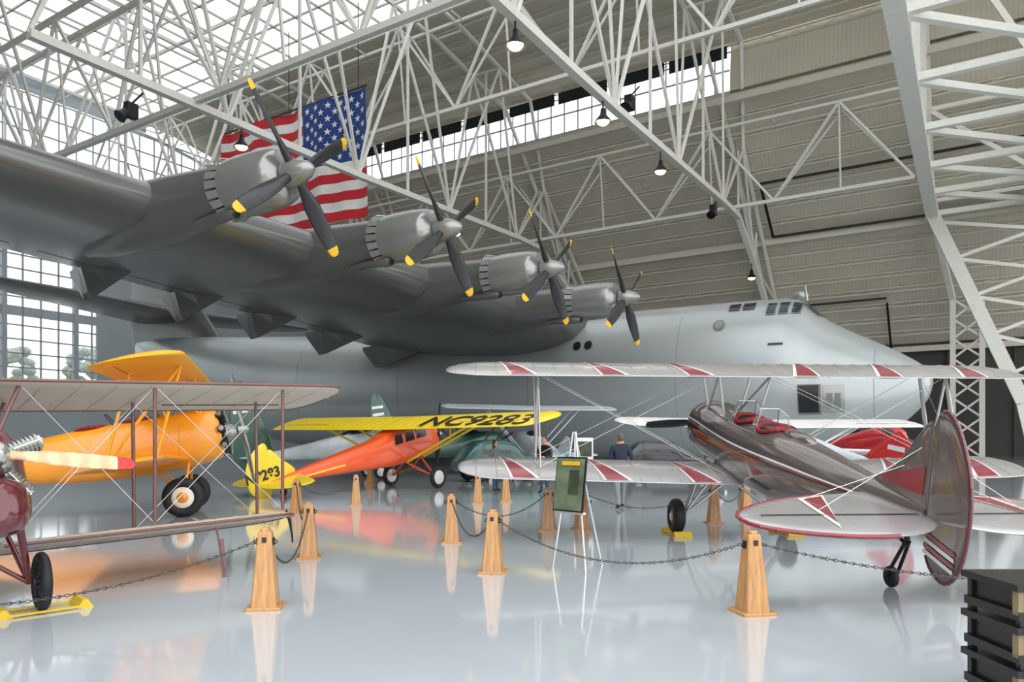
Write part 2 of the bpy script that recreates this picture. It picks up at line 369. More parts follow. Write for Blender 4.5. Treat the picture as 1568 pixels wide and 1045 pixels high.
for sd in(-1,1):
    for a_,b_ in((3.4,3.95),(4.1,4.7)): patch(a_,b_,8.35,8.75,M_glassd,.04,sd)
    for a_,b_ in((5.3,5.8),(5.9,6.4),(6.5,6.95)): patch(a_,b_,7.95,8.65,M_cowl,.03,sd);patch(a_+.05,b_-.05,8.0,8.6,M_glassd,.05,sd)
    rpatch(3.1,7.55,.3,M_line,.03,sd);rpatch(3.1,7.55,.22,M_cowl,.05,sd)
    for tt in(-4.9,-4.2): rpatch(tt,7.0,.27,M_line,.03,sd);rpatch(tt,7.0,.22,M_black,.05,sd)
    patch(6.95,8.0,2.9,4.35,M_line,.02,sd);patch(7.0,7.9,3.0,4.3,M_black,.04,sd)
    patch(8.1,9.0,3.0,4.3,M_cowl,.06,sd);patch(8.25,8.5,3.2,3.9,M_line,.08,sd);patch(8.6,8.85,3.2,3.9,M_line,.08,sd)
    patch(5.6,6.3,6.35,6.45,M_black,.06,sd)
    for tt in(10.2,1,-8,-18,-28):
        z0_=gsec(tt)[2]+.6;z1_=gsec(tt)[3]-.5;mb.path([spt(tt,z0_+(z1_-z0_)*k/14,sd,.004) for k in range(15)],.012,M_line,5)
for k in range(4):
    y0=-1.5+k*.78
    vs=[(7.75,y0,8.02),(7.75,y0+.65,8.02),(7.0,y0+.62,8.78),(7.0,y0+.03,8.78)]
    mb.add(vs,[(0,1,2,3)],M_glassd)
mb.tube((7.0,-1.0,8.8),(6.9,-1.0,9.6),.06,.03,M_goose)
mb.ell((6.6,-.6,9.15),(.4,.12,.25),M_cowl)
def gw(L): 
    le=-5.5-.14*(L-8);c=15.5-.135*L;return le,le-c,8.5+.05*(L-8),7.7+.075*L,.215-.0018*L
for sd in(-1,1):
    st=[]
    for L in(0,3,6,10,15,20,25,30,36,42,46,47.8,48.6,48.8):
        le,te,zl,zt,th=gw(L)
        if L>46: k=[.85,.6,.3][(47.8,48.6,48.8).index(L)];m_=(le+te)/2;le=m_+(le-m_)*k;te=m_+(te-m_)*k
        st.append(((le,sd*L,zl),(te,sd*L,zt),th))
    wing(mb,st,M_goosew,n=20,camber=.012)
    for L in(4,9,14,18.5,23,32,38):
        le,te,zl,zt,th=gw(L);y=sd*L;R=[]
        for k,(x,h,w_) in enumerate(((5.5,.15,.05),(4,.55,.4),(2.3,1.0,.6),(.8,1.4,.5),(.2,1.45,.3),(-.9,.3,.1))):
            tz=zt-.05
            R.append([(te+x,y-w_,tz),(te+x,y+w_,tz),(te+x,y+w_*.35,tz-h*.8),(te+x,y,tz-h*1.0),(te+x,y-w_*.35,tz-h*.8)])
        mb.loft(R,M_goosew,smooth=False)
    for L0,L1 in((6,26),(27,44)):
        pts=[]
        for k in range(9):
            L=L0+(L1-L0)*k/8;le,te,zl,zt,th=gw(L);x=.8;c=le-te
            yt=5*th*(.2969*math.sqrt(x)-.126*x-.3516*x*x+.2843*x**3-.1015*x**4)
            pts.append(V((le+(te-le)*x,sd*L,zl+(zt-zl)*x-yt*c+.012*4*x*(1-x)*c)))
        mb.path(pts,.02,M_dark,5)
    for i in range(4):
        L=8+i*6.05;t0=-i*.84;z=8.5+.3*i;y=sd*L
        o=(t0,y,z)
        mb.rev([(.01,.75),(.12,.7),(.25,.5),(.36,.2),(.4,-.1),(.4,-.25)],o,(1,0,0),M_cowl,20)
        mb.rev([(.3,-.3),(.5,-.35),(.62,-.4),(.74,-.45),(.83,-.7),(.88,-1.2),(.9,-2.0),(.87,-2.5)],o,(1,0,0),M_cowl,32)
        mb.rev([(.74,-.46),(.6,-.55),(.55,-1.2)],o,(1,0,0),M_black,24)
        mb.rev([(.8,-2.4),(.78,-3.0)],o,(1,0,0),M_black,24)
        for k in range(20):
            a=k*2*math.pi/20;a2=a+.25
            P=[(t0-2.48,y+math.cos(q_)*r_,z+math.sin(q_)*r_) if d_==0 else (t0-2.88,y+math.cos(q_)*r_,z+math.sin(q_)*r_) for q_,r_,d_ in((a,.88,0),(a2,.88,0),(a2,.97,1),(a,.97,1))]
            mb.add(P,[(0,1,2,3)],M_cowl)
        R=[]
        for (x,ry,rz,dz) in((-2.75,.8,.8,0),(-4,.84,.88,-.02),(-5.2,.9,1.0,-.05),(-7,.95,1.15,-.1),(-9,.8,1.1,-.15),(-11,.3,.7,-.3)):
            R.append([(t0+x,y+ry*math.cos(k*6.2832/28),z+dz+rz*math.sin(k*6.2832/28)) for k in range(28)])
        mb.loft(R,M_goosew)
        R=[]
        for (x,r_) in((-2.2,.12),(-2.3,.2),(-3.2,.2),(-4.2,.1)): R.append([(t0+x,y-.3+r_*math.cos(k*.5236),z-.88+r_*.8*math.sin(k*.5236)) for k in range(12)])
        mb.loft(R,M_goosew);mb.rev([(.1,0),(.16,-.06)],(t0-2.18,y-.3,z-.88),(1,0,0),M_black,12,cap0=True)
        for k in range(4):
            a=rad(38+90*k);e1=V((0,1,0));e2=V((0,0,1))
            rd=e1*math.cos(a)+e2*math.sin(a);tn=-e1*math.sin(a)+e2*math.cos(a);ax=V((1,0,0));R=[];rs=[(.3,.13,.13,60),(.6,.16,.12,52),(1.0,.24,.07,44),(1.6,.25,.05,34),(2.1,.22,.035,27),(2.36,.19,.03,24),(2.37,.19,.03,24),(2.56,.15,.02,22),(2.63,.07,.012,22)]
            for r_,w_,th_,tw in rs:
                cd=tn*math.cos(rad(tw))+ax*math.sin(rad(tw));nd=-tn*math.sin(rad(tw))+ax*math.cos(rad(tw))
                R.append([V(o)+rd*r_+cd*(w_*math.cos(j*6.2832/12))+nd*(th_*math.sin(j*6.2832/12)) for j in range(12)])
            mb.loft(R,M_blade,fn=lambda i_,j_:M_yel if i_>=5 else M_blade)
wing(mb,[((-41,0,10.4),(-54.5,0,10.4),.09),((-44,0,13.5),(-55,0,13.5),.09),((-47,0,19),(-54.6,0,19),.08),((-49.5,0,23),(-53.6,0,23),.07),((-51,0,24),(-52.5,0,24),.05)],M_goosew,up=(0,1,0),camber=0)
for sd in(-1,1):
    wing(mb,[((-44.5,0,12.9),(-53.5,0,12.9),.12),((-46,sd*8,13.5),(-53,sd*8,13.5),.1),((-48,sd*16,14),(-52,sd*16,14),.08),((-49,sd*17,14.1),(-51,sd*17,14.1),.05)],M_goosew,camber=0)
M_crad=mat('cradle_steel','#55585a',.5,.4)
for t in(5,-3,-10,-18,-26):
    mb.box((t,0,.3),(1.2,4,.6),M_crad)
mb.obj('flying_boat',HM)
# ---------------------------------------------------------------- small aircraft toolkit
def place(O,h,pitch):
    a=math.atan2(-h[0],h[1]);return Matrix.Translation((O[0],O[1],0))@Matrix.Rotation(a,4,'Z')@Matrix.Rotation(rad(pitch),4,'X')
class LV:
    def __init__(s,p): s.c=math.cos(rad(p));s.s=math.sin(rad(p))
    def __call__(s,x,y,z): return V((x,y*s.c+z*s.s,-y*s.s+z*s.c))
def wheel(mb,c,r,w,hub,hub2=None,spokes=False):
    mb.torus(c,(1,0,0),r-w*.5,w*.5,M_tire,30,10)
    if spokes:
        mb.tube(V(c)-V((w*.6,0,0)),V(c)+V((w*.6,0,0)),.035,.035,M_dark)
        for k in range(14):
            a=k*6.2832/14;mb.tube(V(c)+V((0,.02,0)),V(c)+V((0,math.cos(a)*(r-w*.8),math.sin(a)*(r-w*.8))),.005,.005,M_dark,5)
        mb.torus(c,(1,0,0),r-w,.012,M_dark,24,6)
    else:
        for sg in(-1,1): mb.rev([(r-w*.75,sg*w*.25),(r*.5,sg*w*.42),(r*.25,sg*w*.46)],c,(1,0,0),hub,24);mb.rev([(r*.3,sg*w*.42),(r*.22,sg*w*.55),(.01,sg*w*.6)],c,(1,0,0),hub2 or hub,20)
def prop(mb,o,R,nb,ph,w,m,tip=None,hubm=None,tipfrac=.88):
    ax=V((0,1,0))
    for k in range(nb):
        a=rad(ph+360/nb*k);rd=V((math.cos(a),0,math.sin(a)));tn=V((-math.sin(a),0,math.cos(a)));Rg=[]
        for f,ww,th,tw in((.04,.35,.5,50),(.15,.55,.35,42),(.35,.95,.25,34),(.6,1,.18,26),(tipfrac,.8,.12,20),(tipfrac+.01,.8,.12,20),(.97,.6,.08,18),(1,.25,.05,18)):
            cd=tn*math.cos(rad(tw))+ax*math.sin(rad(tw));nd=-tn*math.sin(rad(tw))+ax*math.cos(rad(tw))
            Rg.append([V(o)+rd*(f*R)+cd*(ww*w*math.cos(j*6.2832/12))+nd*(th*w*math.sin(j*6.2832/12)) for j in range(12)])
        mb.loft(Rg,m,fn=(lambda i,j:(tip if i>=4 else m)) if tip else None)
    mb.rev([(.01,.14),(.06,.12),(.1,.04),(.11,-.1)],o,(0,1,0),hubm or M_cowl,16)
def wstations(semi,yLE,ch,z,th,dih=0,x0=0,sg=1,tipr=.5,sweep=0,rake=0):
    st=[];N=[0,.25,.5,.75,1]
    body=semi-tipr
    for k in N:
        s=x0+(body-x0)*k;st.append(((sg*s,yLE-sweep*s,z+dih*s),(sg*s,yLE-ch-sweep*s,z+dih*s),th))
    for k in(15,30,45,60,72,82,88):
        s=body+tipr*math.sin(rad(k));f=max(.06,math.cos(rad(k))**.8);mid=yLE-ch*.45-sweep*s
        st.append(((sg*s,mid+ch*.45*f,z+dih*s),(sg*s,mid-ch*.55*f,z+dih*s),th*(.5+.5*f)))
    return st
def fus(mb,st,m,fn=None,n=32,e=2.3,angs=None,k=4):
    S=interp(st,k);R=[]
    angs=angs or [j*360/n for j in range(n)]
    for y,w,zb,zt in S:
        zc=(zb+zt)/2;h=(zt-zb)/2;r=[]
        for a in angs:
            c,s_=math.cos(rad(a)),math.sin(rad(a));r.append((math.copysign(abs(c)**(2/e),c)*w,y,zc+math.copysign(abs(s_)**(2/e),s_)*h))
        R.append(r)
    mb.loft(R,m,fn=fn)
def wires(mb,L,m,r=.006):
    for a,b in L: mb.tube(a,b,r,r,m,5,False)
def radial(mb,o,R,n,m,mc):
    mb.rev([(.02,.25),(R*.25,.2),(R*.4,0),(R*.42,-.25)],o,(0,1,0),mc,18)
    for k in range(n):
        a=2*math.pi*k/n+.2;d=V((math.cos(a),0,math.sin(a)))
        for j in range(7):
            p=V(o)+d*(R*.42+R*.55*j/7)+V((0,-.08,0));mb.tube(p,p+d*(R*.05),.085,.085,m,10)
        mb.tube(V(o)+d*(R*.4)+V((0,-.08,0)),V(o)+d*R+V((0,-.08,0)),.06,.06,mc,8)
        mb.tube(V(o)+d*(R*.4)+V((0,.07,0)),V(o)+d*R*.98+V((0,.02,0)),.012,.012,mc,6)
def finpoly(mb,pts,th,m,axis='x'):
    n=len(pts);cx=sum(p[0] for p in pts)/n;cy=sum(p[1] for p in pts)/n
    def P(u,v,w): return (w,u,v) if axis=='x' else (u,v,w)
    for sg in(-1,1):
        rings=[]
        for f,t in((1,0),(.97,.45),(.9,.75),(.7,1),(.35,1),(.02,1)):
            rings.append([P(cx+(p[0]-cx)*f,cy+(p[1]-cy)*f,sg*th*t/2+(0 if axis=='x' else axis)) for p in pts])
        mb.loft(rings,m,False,True)
def smooth_poly(pts,k=5):
    n=len(pts);o=[]
    for i in range(n):
        p0,p1,p2,p3=[pts[(i+d)%n] for d in(-1,0,1,2)]
        for j in range(k):
            u=j/k;o.append(tuple(.5*((2*b)+(c-a)*u+(2*a-5*b+4*c-d)*u*u+(-a+3*b-3*c+d)*u**3) for a,b,c,d in zip(p0,p1,p2,p3)))
    return o
def stripe_tri(mb,st,s0,s1,sm,x0,x1,top,m,off,N=8,camber=.02):
    vs=[];idx={}
    for i in range(N+1):
        f=i/N;a=s0+(sm-s0)*f;b=s1+(sm-s1)*f;x=x0+(x1-x0)*f
        for j in range(5):
            p=wpt(st,a+(b-a)*j/4,x,top,off,camber=camber)
            if p is None:return
            idx[i,j]=len(vs);vs.append(p)
    mb.add(vs,[(idx[i,j],idx[i,j+1],idx[i+1,j+1],idx[i+1,j]) for i in range(N) for j in range(4)],m,True)
# ---------------------------------------------------------------- RIGHT silver / maroon biplane
M_sil=mat('doped_silver_fabric','#c3c0be',.22,.55,var=.06,scale=2,coat=.4)
M_taupe=mat('gunmetal_fuselage','#7a706b',.12,.6,var=.06,scale=1.5,coat=.7)
M_mar=mat('maroon_lacquer','#560f1a',.12,.1,coat=.9)
M_red=mat('crimson_trim','#8a2431',.2,coat=.5)
M_wht=mat('white_trim','#e2dedb',.3)
M_chrome=mat('bright_metal','#d9d9d6',.15,.9)
M_leather=mat('red_leather','#7c1515',.6)
p=11;lv=LV(p);mb=MB()
angs=[0,8,16,19,28,38,40,55,70,80,90,100,110,125,140,142,152,161,164,172,180,195,210,225,240,255,270,285,300,315,330,345]
def ff(i,j):
    a=angs[j]
    if (16<=a<19) or (161<=a<164): return M_wht
    if (8<=a<16) or (164<=a<172): return M_mar
    if i<6: return M_mar
    if i<16 and (a<8 or 172<=a<195 or a>=345): return M_mar
    return M_taupe
fus(mb,[(1.55,.30,1.37,1.97),(1.5,.42,1.24,2.10),(1.2,.49,1.17,2.17),(.8,.5,1.13,2.18),(.2,.46,1.08,2.12),(-.7,.46,1.06,2.1),(-1.6,.45,1.08,2.12),(-2.4,.41,1.16,2.12),(-3.6,.29,1.36,2.05),(-4.6,.15,1.56,1.98),(-5.1,.05,1.7,1.93)],M_taupe,fn=ff,angs=angs,e=2.3)
mb.rev([(.29,0),(.24,-.12),(.05,-.14)],(0,1.56,1.67),(0,1,0),M_black,24)
radial(mb,(0,1.5,1.67),.33,7,M_dark,M_cowl)
prop(mb,(0,1.78,1.67),1.15,2,3,.1,M_blade,None,M_chrome)
for yc in(-.55,-1.45):
    ring=[];r2=[];r3=[]
    for k in range(24):
        a=k*6.2832/24;x=.27*math.cos(a);y=yc+.33*math.sin(a)
        z=1.61+.5*(max(0,1-abs(x/.46)**2.3))**(1/2.3)
        ring.append(V((x,y,z+.03)));r2.append(V((x*.86,yc+(y-yc)*.86,z+.02)));r3.append(V((x*.8,yc+(y-yc)*.8,z-.04)))
    mb.path(ring+[ring[0]],.03,M_leather,8)
    mb.loft([ring,r2,r3],M_leather,False,False);mb.add([v+V((0,0,.0)) for v in r2],[tuple(range(24))],M_black)
    mb.ell((0,yc-.1,2.06),(.19,.13,.1),M_leather)
    for a,b,c_,d in(((-.2,yc+.42,2.1),(.2,yc+.42,2.1),(.15,yc+.3,2.36),(-.15,yc+.3,2.36)),((.2,yc+.42,2.1),(.27,yc+.15,2.05),(.22,yc+.12,2.27),(.15,yc+.3,2.36)),((-.2,yc+.42,2.1),(-.27,yc+.15,2.05),(-.22,yc+.12,2.27),(-.15,yc+.3,2.36))):
        mb.add([a,b,c_,d],[(0,1,2,3)],M_ws);mb.path([a,b,c_,d,a],.008,M_chrome,6)
mb.ell((0,-2.2,2.1),(.14,.45,.1),M_taupe)
UW=dict(yLE=.98,ch=1.5,z=2.78,th=.12,dih=.0);LW=dict(yLE=.3,ch=1.4,z=1.14,th=.12,dih=.03)
def ribs(st,sg,semi,top):
    s=.3
    while s<semi-.15:
        P=[wpt(st,sg*s,x,top,.004) for x in(.03,.2,.4,.6,.8,.97)]
        if all(P): mb.path(P,.007,M_sil,4)
        s+=.32
for sg in(-1,1):
    u=wstations(4.95,UW['yLE'],UW['ch'],UW['z'],UW['th'],0,0,sg,.75);wing(mb,u,M_sil)
    l=wstations(4.75,LW['yLE'],LW['ch'],LW['z'],LW['th'],LW['dih'],.3,sg,.7);wing(mb,l,M_sil)
    for st,semi in((u,4.95),(l,4.75)):
        for top in(True,False): ribs(st,sg,semi,top)
        for top in(True,False):
            for s in(.75,2.15,3.6):
                stripe_tri(mb,st,sg*(s-.12),sg*(s+.34),sg*(s+.5),.98,.03,top,M_wht,.008);stripe_tri(mb,st,sg*(s-.05),sg*(s+.3),sg*(s+.46),.97,.14,top,M_red,.012)
    for st,semi in((u,4.95),(l,4.75)):
        mb.path([wpt(st,sg*s,.0,True,0) for s in(.4,1,2,3,4,4.2)],.015,M_wht,6)
    x=sg*3.45;zt=UW['z']-.02;zb=LW['z']+.12+.03*3.45
    f0=(x,.62,zt);f1=(x,.05,zb);r0=(x,-.12,zt);r1=(x,-.72,zb)
    for a,b in((f0,f1),(r0,r1)):
        R=[]
        for k in range(6):
            q=V(a).lerp(V(b),k/5);w_=.045+.02*math.sin(math.pi*k/5);R.append([q+V((.014*math.cos(j*.785),w_*math.sin(j*.785),0)) for j in range(8)])
        mb.loft(R,M_sil)
    mb.tube(r0,f1,.022,.022,M_sil,8)
    for a,b in(((.3,.75,2.08),(.45,.75,UW['z'])),((.3,-.05,2.08),(.45,-.1,UW['z'])),((.3,.75,2.08),(.45,-.1,UW['z']))): mb.tube((sg*a[0],a[1],a[2]),(sg*b[0],b[1],b[2]),.022,.022,M_sil,8)
    wires(mb,[((sg*.45,.6,zt),(x,.1,zb)),((sg*.45,-.1,zt),(x,-.7,zb)),((sg*.4,.1,1.2),(x,.6,zt)),((sg*.4,-.7,1.2),(x,-.1,zt)),((sg*.4,.15,1.2),(x,.6,zt)),((x,.6,zt),(x,-.7,zb))],M_chrome,.004)
    wc=lv(sg*.98,0,.31);wheel(mb,wc,.31,.2,M_mar,M_chrome)
    mb.tube((sg*.3,.75,1.25),wc+V((-sg*.12,0,0)),.04,.035,M_sil,8);mb.tube((sg*.3,-.05,1.2),wc+V((-sg*.12,0,0)),.03,.03,M_sil,8);mb.tube((0,.3,.9),wc+V((-sg*.12,0,0)),.028,.028,M_sil,8);mb.tube((0,.3,.9),(sg*.2,.4,1.2),.028,.028,M_sil,8)
    pts=smooth_poly([(0,-4.2),(sg*.5,-4.25),(sg*1.3,-4.5),(sg*1.9,-4.95),(sg*1.85,-5.4),(sg*1.2,-5.7),(sg*.5,-5.7),(sg*.12,-5.45),(0,-5.1)],4)
    finpoly(mb,pts,.07,M_sil,1.85)
    for top in(-1,1):
        z=1.85+top*.042
        mb.add([(sg*.75,-4.42,z),(sg*1.1,-4.55,z),(sg*1.15,-5.6,z)],[(0,1,2)],M_wht);mb.add([(sg*.8,-4.48,z+top*.003),(sg*1.05,-4.58,z+top*.003),(sg*1.1,-5.45,z+top*.003)],[(0,1,2)],M_red)
        mb.add([(sg*.12,-5.14,z),(sg*1.75,-5.14,z),(sg*1.75,-5.17,z),(sg*.12,-5.17,z)],[(0,1,2,3)],M_dark)
    edge=[V((q[0],q[1],1.85)) for q in pts if abs(q[0])>.6];mb.path(edge,.022,M_red,6)
    wires(mb,[((sg*1.1,-5.0,1.88),(0,-4.95,2.55)),((sg*1.1,-4.6,1.88),(0,-4.7,2.3)),((sg*1.0,-5,1.82),(0,-4.9,1.6))],M_chrome,.004)
fin=smooth_poly([(-4.05,1.98),(-4.5,2.25),(-4.85,2.65),(-5.05,2.78),(-5.12,2.0),(-5.1,1.9),(-4.6,1.9)],4);finpoly(mb,fin,.07,M_taupe)
rud=smooth_poly([(-5.1,2.0),(-5.08,2.8),(-5.22,2.93),(-5.42,2.8),(-5.65,2.4),(-5.73,1.95),(-5.68,1.5),(-5.5,1.28),(-5.25,1.36),(-5.12,1.6)],4)
finpoly(mb,rud,.06,M_taupe);mb.path([V((0,a,b)) for a,b in rud if a<-5.15],.022,M_mar,6)
for sg in(-1,1):
    x=sg*.038
    mb.add([(x,-4.2,2.07),(x,-5.05,2.05),(x,-5.05,2.35)],[(0,1,2)],M_red)
    for k,(za,mm) in enumerate(((1.72,M_red),(1.66,M_wht),(1.6,M_red),(1.54,M_wht))): mb.add([(x,-5.16,za),(x,-5.63,za-.08),(x,-5.63,za-.12),(x,-5.16,za-.045)],[(0,1,2,3)],mm)
tw=lv(0,-4.75,.12);wheel(mb,tw,.12,.08,M_dark);mb.tube(tw+V((.06,0,0)),(0.02,-4.85,1.5),.02,.02,M_dark);mb.tube(tw+V((-.06,0,0)),(-.02,-4.85,1.5),.02,.02,M_dark);mb.tube((0,-4.85,1.5),(0,-4.75,1.75),.03,.03,M_dark);mb.tube((0,-4.85,1.45),(0,-4.3,1.62),.02,.02,M_dark)
rb=mb.obj('biplane',place((3.82,12.8),(-.07,.997),p))
M_chk=mat('yellow_chock','#d9b72a',.6)
def chock(x,y,a):
    mb=MB();R=Matrix.Rotation(a,3,'Z');
    for d in(-.33,.33):
        vs=[R@V(v)+V((x,y,0)) for v in((-.15,d-.07,0),(.15,d-.07,0),(.15,d+.07,0),(-.15,d+.07,0),(-.15,d-.02,.08),(.15,d-.02,.08),(.15,d+.02,.08),(-.15,d+.02,.08))]
        mb.add(vs,[(0,1,2,3),(4,5,6,7),(0,1,5,4),(1,2,6,5),(2,3,7,6),(3,0,4,7)],M_chk)
    for s_ in(-.15,.15): mb.bar(R@V((s_,-.3,.02))+V((x,y,0)),R@V((s_,.3,.02))+V((x,y,0)),.02,.02,M_chk)
    mb.obj('wheel_chock')
chock(2.84,12.72,.1);chock(-4.44,6.95,2.38);chock(4.8,12.88,.1)
# ---------------------------------------------------------------- generic small plane
def plane(name,O,h,c):
    p=c.get('pitch',11);lv=LV(p);mb=MB()
    fus(mb,c['fus'],c['fm'],fn=c.get('fn'),e=c.get('e',2.6))
    for w in c['wings']:
        for sg in w.get('sides',(-1,1)):
            st=wstations(w['semi'],w['yLE'],w['ch'],w['z'],w.get('th',.11),w.get('dih',.02),w.get('x0',0),sg,w.get('tip',.6));wing(mb,st,w['m'])
            if 'le' in w: mb.path([V(q)+V((0,.005,0)) for q,_,_ in st],w.get('ler',.03),w['le'],8)
            if 'te' in w: mb.path([V(q) for _,q,_ in st],.015,w['te'],6)
            if w.get('ribs'):
                s=.3
                while s<w['semi']-.2:
                    for top in(True,False):
                        P=[wpt(st,sg*s,x,top,.003) for x in(.03,.2,.4,.6,.8,.97)]
                        if all(P): mb.path(P,.006,w['m'],4)
                    s+=.35
            if 'aileron' in w:
                for top in(True,False):
                    P=[wpt(st,sg*s,.76,top,.004) for s in(w['semi']*.5,w['semi']*.7,w['semi']*.87)]
                    if all(P): mb.path(P,.008,M_dark,4)
    for a,b,r,m in c.get('struts',[]):
        for sg in(-1,1): mb.tube((sg*a[0],a[1],a[2]),(sg*b[0],b[1],b[2]),r,r,m,8)
    for a,b in c.get('wires',[]):
        for sg in(-1,1): mb.tube((sg*a[0],a[1],a[2]),(sg*b[0],b[1],b[2]),.004,.004,M_chrome,5,False)
    r=c.get('wr',.35);tr=c.get('track',.9)
    for sg in(-1,1):
        wc=lv(sg*tr,0,r);wheel(mb,wc,r,c.get('ww',.16),c.get('hub',M_wht),c.get('hub2'),c.get('spokes',False))
        y0=c.get('gy',.3);zb=c['gz']
        mb.tube((sg*.25,y0,zb),wc-V((sg*.1,0,0)),.035,.03,c['gm'],8);mb.tube((sg*.25,y0-.8,zb),wc-V((sg*.1,0,0)),.025,.025,c['gm'],8);mb.tube((0,wc.y,wc.z+.3),wc-V((sg*.1,0,0)),.022,.022,c['gm'],8);mb.tube((0,wc.y,wc.z+.3),(sg*.25,y0,zb),.02,.02,c['gm'],8)
    for pl,th,m in c['fins']: finpoly(mb,smooth_poly(pl,4),th,m)
    for pl,th,m,z in c['stabs']:
        for sg in(-1,1): finpoly(mb,smooth_poly([(sg*a,b) for a,b in pl],4),th,m,z)
    if 'tw' in c:
        t=lv(0,c['tw'],.12);wheel(mb,t,.12,.07,M_dark);mb.tube(t+V((.05,0,0)),(0,t.y-.1,t.z+.5),.02,.02,M_dark)
    if 'extra' in c: c['extra'](mb,lv)
    return mb.obj(name,place(O,h,p))
M_or=mat('orange_paint','#eb9414',.3,var=.06,coat=.4);M_ory=mat('orange_fabric','#f3a820',.4,var=.06)
def ex_or(mb,lv):
    radial(mb,(0,1.15,1.62),.56,9,M_dark,M_cowl)
    prop(mb,(0,1.5,1.62),1.3,2,80,.11,M_cowl)
    for y in(-.6,-1.5):
        ring=[V((.26*math.cos(k*.314),y+.33*math.sin(k*.314),2.2+.02*math.cos(k*.628))) for k in range(20)];mb.path(ring+[ring[0]],.04,M_leather,8);mb.add(ring,[tuple(range(20))],M_black)
        mb.add([(-.2,y+.45,2.18),(.2,y+.45,2.18),(.16,y+.32,2.44),(-.16,y+.32,2.44)],[(0,1,2,3)],M_ws);mb.path([(-.2,y+.45,2.18),(.2,y+.45,2.18),(.16,y+.32,2.44),(-.16,y+.32,2.44),(-.2,y+.45,2.18)],.012,M_dark,6)
st_=[((3.3,.75,2.9),(3.3,.05,1.35),.03,M_ory),((3.3,-.1,2.9),(3.3,-.8,1.35),.03,M_ory),((3.3,.75,2.9),(3.3,-.8,1.35),.03,M_ory),((.3,.7,2.1),(.5,.75,2.9),.025,M_ory),((.3,0,2.1),(.5,-.05,2.9),.025,M_ory),((.3,.7,2.1),(.5,-.05,2.9),.025,M_ory)]
plane('biplane',(-7.25,16.45),(.95,.32),dict(fus=[(1.05,.3,1.3,1.95),(1.0,.42,1.1,2.15),(.6,.5,1.02,2.22),(0,.5,.98,2.22),(-1,.5,1.0,2.22),(-2,.45,1.1,2.2),(-3.3,.3,1.36,2.08),(-4.5,.17,1.56,1.96),(-5.3,.05,1.72,1.88)],fm=M_or,
  wings=[dict(semi=4.9,yLE=.95,ch=1.5,z=2.95,m=M_ory,dih=0,ribs=1,tip=.5,aileron=1),dict(semi=4.7,yLE=.3,ch=1.5,z=1.18,m=M_or,dih=.03,ribs=1,x0=.3)],
  struts=st_,wires=[((.5,.6,2.9),(3.3,.1,1.3)),((.4,.1,1.2),(3.3,.7,2.9)),((.5,-.1,2.9),(3.3,-.7,1.3))],
  fins=[([(-4.5,1.9),(-4.9,2.5),(-5.2,2.75),(-5.3,1.9)],.07,M_or),([(-5.3,1.65),(-5.25,2.8),(-5.6,2.75),(-5.85,2.2),(-5.7,1.7)],.06,M_or)],
  stabs=[([(0,-4.4),(.6,-4.5),(1.8,-5),(1.9,-5.4),(1.2,-5.8),(.1,-5.6)],.07,M_ory,1.85)],gz=1.2,gm=M_or,wr=.42,ww=.24,hub=mat('wheel_cream','#efe6d2',.4),hub2=M_or,track=.95,tw=-5,extra=ex_or))
M_crm=mat('cream_fabric','#cbbfae',.45,var=.06);M_brn=mat('oxblood_trim','#6e4640',.35,coat=.3);M_bl=mat('blond_wood','#d9b483',.3,var=.2,kind='wave',scale=2,stretch=(1,1,8),coat=.5);M_rtip=mat('red_tip','#c02a2c',.3)
M_dkr=mat('dark_red_cowl','#5b1a22',.2,coat=.6)
def ex_l(mb,lv):
    c=lv(0,.9,1.5)
    prop(mb,c,1.05,2,186,.085,M_bl,M_rtip,M_chrome,.86)
    radial(mb,c-V((0,.25,0)),.42,5,M_cowl,M_chrome)
    mb.tube((-2.4,-.5,.7),(-2.45,-.5,.15),.012,.012,M_dkr,8);mb.box((-2.45,-.5,.3),(.05,.01,.5),M_dkr)
    mb.path([(-3.4,-.7,.86),(-3.5,-.8,.55),(-3.6,-1.0,.45),(-3.7,-1.2,.55),(-3.75,-1.3,.8)],.012,M_tire,6)
zz=.038
stl=[]
for x in(1.75,3.3):
    stl+= [((x,-.3,2.27+zz*x),(x,-.6,.74+zz*x),.022,M_brn),((x,-1.1,2.25+zz*x),(x,-1.35,.72+zz*x),.022,M_brn)]
stl+=[((.25,-.3,1.75),(.45,-.3,2.27),.02,M_brn),((.25,-1.1,1.75),(.45,-1.1,2.27),.02,M_brn)]
